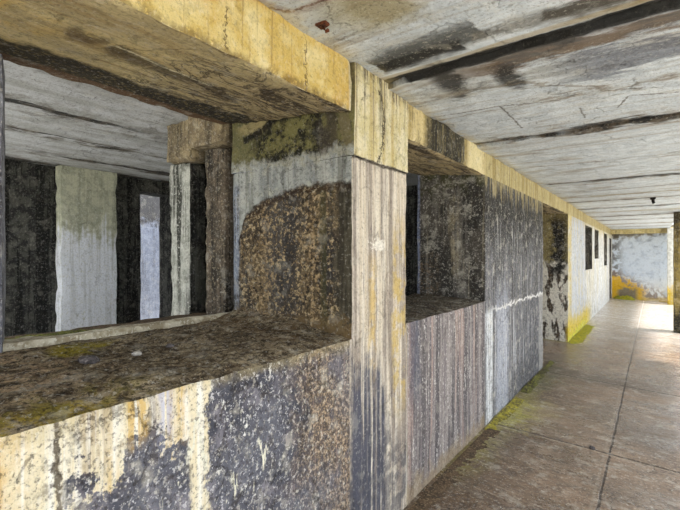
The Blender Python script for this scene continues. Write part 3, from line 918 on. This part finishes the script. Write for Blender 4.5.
def sill_z(x, y):
    q = Vector((x, y, 0))
    b = SILL - .04 * (x - WX)
    n = mnoise.noise(q * 4) * .012 + mnoise.noise(q * 14) * .011 + mnoise.noise(q * 40) * .010
    e = min(1, max(0, (WX - x - .005) / .08))
    bank = .05 * max(0, 1 - (Y_P1 - y) / .22) ** 1.5 * min(1, max(0, (WX - x - .15) / .35))
    e *= .35 + .65 * min(1, max(0, (x - BX) / .10))
    return b + (.016 + n) * e + bank - .004 * (1 - e)


tag(sheet('dirt', BX, WX - .004, -1.0, Y_P1 + .01, sill_z, 'sill', res=.018), 'crust of brown dirt spread over the near sill', 'dirt', 'stuff')
tag(sheet('dirt', -1.98, WX - .004, Y_P1E, Y_P2, lambda x, y: sill_z(x, y - 5), 'sill', res=.03), 'thin dirt lying on the sill of the second opening', 'dirt', 'stuff')
led = lambda x, y: SILL + .02
tag(hump('moss', [(-2.48, .72), (-2.50, 1.1), (-2.42, 1.28)], .14, .022, 'olive', led), 'olive moss carpet on the ledge behind the sill rim', 'moss', 'stuff')

# ------------------------------------------------------------------ rooms behind
XB = -5.3
bm = bmesh.new()
yd0, yd1 = XB / -math.tan(TH - math.atan((141 - 340) / F)), XB / -math.tan(TH - math.atan((172 - 340) / F))
rough_box(bm, XB - .3, XB, 1.55, yd0, .1, CEIL, {'*': 0}, res=.12, amp=.01, chip=.02)  # unseen near end left open to light the room
rough_box(bm, XB - .3, XB, yd1, Y_END, .1, CEIL, {'*': 0}, res=.2, amp=.01, chip=.02)
rough_box(bm, XB - .3, XB, yd0, yd1, 2.40, CEIL, {'*': 0}, res=.1, amp=.01, chip=.02)
tag(link('wall_back', bm, 'room_dark'), 'soot-black back wall of the room with one doorway', 'wall', 'structure')
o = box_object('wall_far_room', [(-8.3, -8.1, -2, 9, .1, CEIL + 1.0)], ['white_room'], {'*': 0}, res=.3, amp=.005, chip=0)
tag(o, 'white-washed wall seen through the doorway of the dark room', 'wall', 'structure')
o = box_object('wall_cross', [(XB, -1.98, 5.6, 5.85, .1, CEIL)], ['room_dark'], {'*': 0}, res=.2, amp=.01, chip=.02)
tag(o, 'dark cross wall between the rooms', 'wall', 'structure')
o = box_object('wall_cross', [(XB, -1.9, 19.4, 19.6, .1, CEIL)], ['room_dark'], {'*': 0}, res=.4, amp=.01, chip=0)
tag(o, 'dark wall closing the last side room', 'wall', 'structure')


def col_y(px, x): return x / -math.tan(TH - math.atan((px - 340) / F))


def col_x(px, y): return -y * math.tan(TH - math.atan((px - 340) / F))


xa = -5.16
t = thing('concrete_column', (xa - .1, col_y(88, xa), .1), 'broad pale lime-washed column against the black wall', 'column')
part('shaft', t, (XB + .012, xa, col_y(61, xa), col_y(117, xa), .1, CEIL), ['room_pale'], {'*': 0}, res=.06, amp=.012, chip=.03)

t = thing('concrete_column', (-2.9, 2.1, .1), 'grey and dark streaked column with block capital beside the bright doorway', 'column')
part('shaft', t, (col_x(169, 2.0), col_x(190, 2.0), 2.0, 2.17, .1, 2.28), ['room_grey', 'room_dark'], {'+x': 1, '*': 0}, res=.04, amp=.01, chip=.03)
part('capital', t, (col_x(165, 1.95), col_x(191, 1.95), 1.95, 2.17, 2.28, CEIL), ['room_tan'], {'*': 0}, res=.04, amp=.014, chip=.05)
t = thing('concrete_column', (-2.45, 2.1, .1), 'brown streaked narrow column between the grey column and the broad pillar', 'column')
part('shaft', t, (col_x(205, 1.98), col_x(225, 1.98), 1.98, 2.17, .1, 2.325), ['room_brown'], {'*': 0}, res=.04, amp=.01, chip=.03)
t = thing('cross_beam', (-2.45, 2.1, 2.33), 'short tan beam end resting on the brown streaked column', 'beam')
part('beam_body', t, (col_x(188, 1.9), BX - .08, 1.9, 2.17, 2.332, CEIL), ['room_tan'], {'*': 0}, res=.04, amp=.012, chip=.05)
o = box_object('wall_cross', [(col_x(198, 2.2), BX - .10, 2.18, 2.4, .1, CEIL)], ['room_dark'], {'*': 0}, res=.08, amp=.01, chip=.02)
tag(o, 'black wall stub behind the brown streaked column', 'wall', 'structure')

# ------------------------------------------------------------------ outer columns and the end lintel
t = thing('concrete_column', (.5, 18.95, -.09), 'pale outer column with yellow foot standing before the end wall', 'column')
part('shaft', t, (.372, .72, 18.8, 19.15, -.2, CEIL - .05), ['white_column'], {'*': 0}, res=.1, amp=.008, chip=.02)
t = thing('concrete_column', (.5, 12.25, -.09), 'dark edged yellow-brown outer column cut off by the frame edge', 'column')
part('shaft', t, (.352, .70, 12.07, 12.42, -.2, CEIL - .04), ['dark_column'], {'*': 0}, res=.1, amp=.008, chip=.02)
t = thing('lintel_beam', (-.4, 19.3, 2.36), 'cream beam across the corridor just before the end wall', 'beam', 'structure')
part('beam_body', t, (WX - .02, .72, 19.16, 19.45, 2.37, CEIL), ['lintel'], {'*': 0}, res=.1, amp=.008, chip=.02)

# ------------------------------------------------------------------ moss and earth at the wall foot
fb = lambda x, y: floor_z(x)
a = [on_z(px, py, -.005) for px, py in ((484, 428), (500, 413), (514, 400))]
tag(hump('moss', a, .10, .016, 'moss_thin', fb, seed=2, xmin=WX + .012), 'bright yellow moss cushion at the foot of the long wall', 'moss', 'stuff')
a = [on_z(px, py, -.005) for px, py in ((522, 390), (534, 375), (546, 362))]
tag(hump('moss', a, .11, .03, 'weeds', fb, seed=5, xmin=WX + .012), 'olive moss and weeds at the foot of the wall before the doorway', 'moss', 'stuff')
a = [on_z(px, py, -.005) for px, py in ((412, 505), (445, 468), (482, 430))]
tag(hump('dirt', a, .13, .012, 'earth', fb, seed=9, xmin=WX + .012), 'dark earth banked along the foot of the mauve-grey parapet', 'dirt', 'stuff')
tag(hump('moss', [(WX + .03, 9.15), (WX + .05, 10.2), (WX + .03, 11.4)], .16, .03, 'moss', fb, seed=12, xmin=WX + .012), 'yellow moss strip at the foot of the pale far wall', 'moss', 'stuff')
tag(hump('moss', [(WX + .25, 19.3), (-.75, 19.34)], .2, .16, 'moss', fb, res=.04, seed=14), 'yellow moss heap at the foot of the end wall', 'moss', 'stuff')


# ------------------------------------------------------------------ small loose things
def pebble(name, loc, size, mat, label, seed, cat='stone', group=None):
    bm = bmesh.new()
    bmesh.ops.create_icosphere(bm, subdivisions=3, radius=1)
    for v in bm.verts:
        k = 1 + .28 * mnoise.noise(v.co * 1.3 + Vector((seed, 0, 0))) + .12 * mnoise.noise(v.co * 3.5 + Vector((0, seed, 0)))
        v.co = Vector((v.co.x * size[0], v.co.y * size[1], max(v.co.z, -.55) * size[2])) * k
    for f in bm.faces: f.smooth = True
    o = link(name, bm, mat); o.location = loc; o.rotation_euler = (0, 0, seed * 1.7)
    return tag(o, label, cat, 'thing', group)


def on_sill(px, py):
    x, y = on_z(px, py, SILL + .02)
    x, y = on_z(px, py, sill_z(x, y))
    return x, y, sill_z(x, y)


x, y, z = on_sill(89, 363)
pebble('stone', (x, y, z + .008), (.030, .045, .016), 'dark_stone', 'flat slate-coloured stone on the near sill', 1)
x, y, z = on_sill(137, 357)
pebble('stone', (x, y, z + .006), (.016, .022, .012), 'stone', 'small white pebble in the dirt of the near sill', 2)
x, y, z = on_sill(170, 345)
pebble('stone', (x, y, z + .005), (.014, .018, .010), 'dark_stone', 'small dark pebble towards the back of the near sill', 3)
x, y = on_z(592, 448, -.04)
pebble('stone', (x, y, floor_z(x) + .006), (.022, .030, .012), 'dark_stone', 'small grey stone on the paving beside the cross joint', 4)


def rod(bm, pts, r, seg=8):
    prev = None
    for i, p in enumerate(pts):
        p = Vector(p)
        d = (Vector(pts[min(i + 1, len(pts) - 1)]) - Vector(pts[max(i - 1, 0)])).normalized()
        u = d.orthogonal().normalized(); v = d.cross(u)
        ring = [bm.verts.new(p + (u * math.cos(2 * math.pi * k / seg) + v * math.sin(2 * math.pi * k / seg)) * r) for k in range(seg)]
        if prev:
            for k in range(seg):
                f = bm.faces.new((prev[k], prev[(k + 1) % seg], ring[(k + 1) % seg], ring[k])); f.smooth = True
        else: bm.faces.new(ring[::-1])
        prev = ring
    bm.faces.new(prev)


hx, hy = on_z(323, 27, CEIL + .02)
t = thing('ceiling_hook', (hx, hy, CEIL + .035), 'rusty stub of a hook in the ceiling above the yellow beam', 'hook')
bm = bmesh.new(); rough_box(bm, -.028, .028, -.022, .022, -.012, .012, {'*': 0}, res=.01, amp=.004, chip=.01)
o = link('base_plate', bm, 'rust', t)
bm = bmesh.new(); rod(bm, [(0, 0, 0), (.004, 0, -.022), (.014, .004, -.036), (.026, .004, -.034)], .008)
o = link('hook', bm, 'rust', t)
hx, hy = on_z(653, 199, CEIL - .03)
t = thing('ceiling_bracket', (hx, hy, CEIL - .02), 'small black bracket hanging from the far ceiling', 'bracket')
bm = bmesh.new(); rough_box(bm, -.04, .04, -.04, .04, -.02, .02, {'*': 0}, res=.02, amp=.004, chip=.01)
link('base_plate', bm, 'iron', t)
bm = bmesh.new(); rod(bm, [(0, 0, -.01), (0, 0, -.05), (.015, 0, -.085)], .022)
link('socket', bm, 'iron', t)
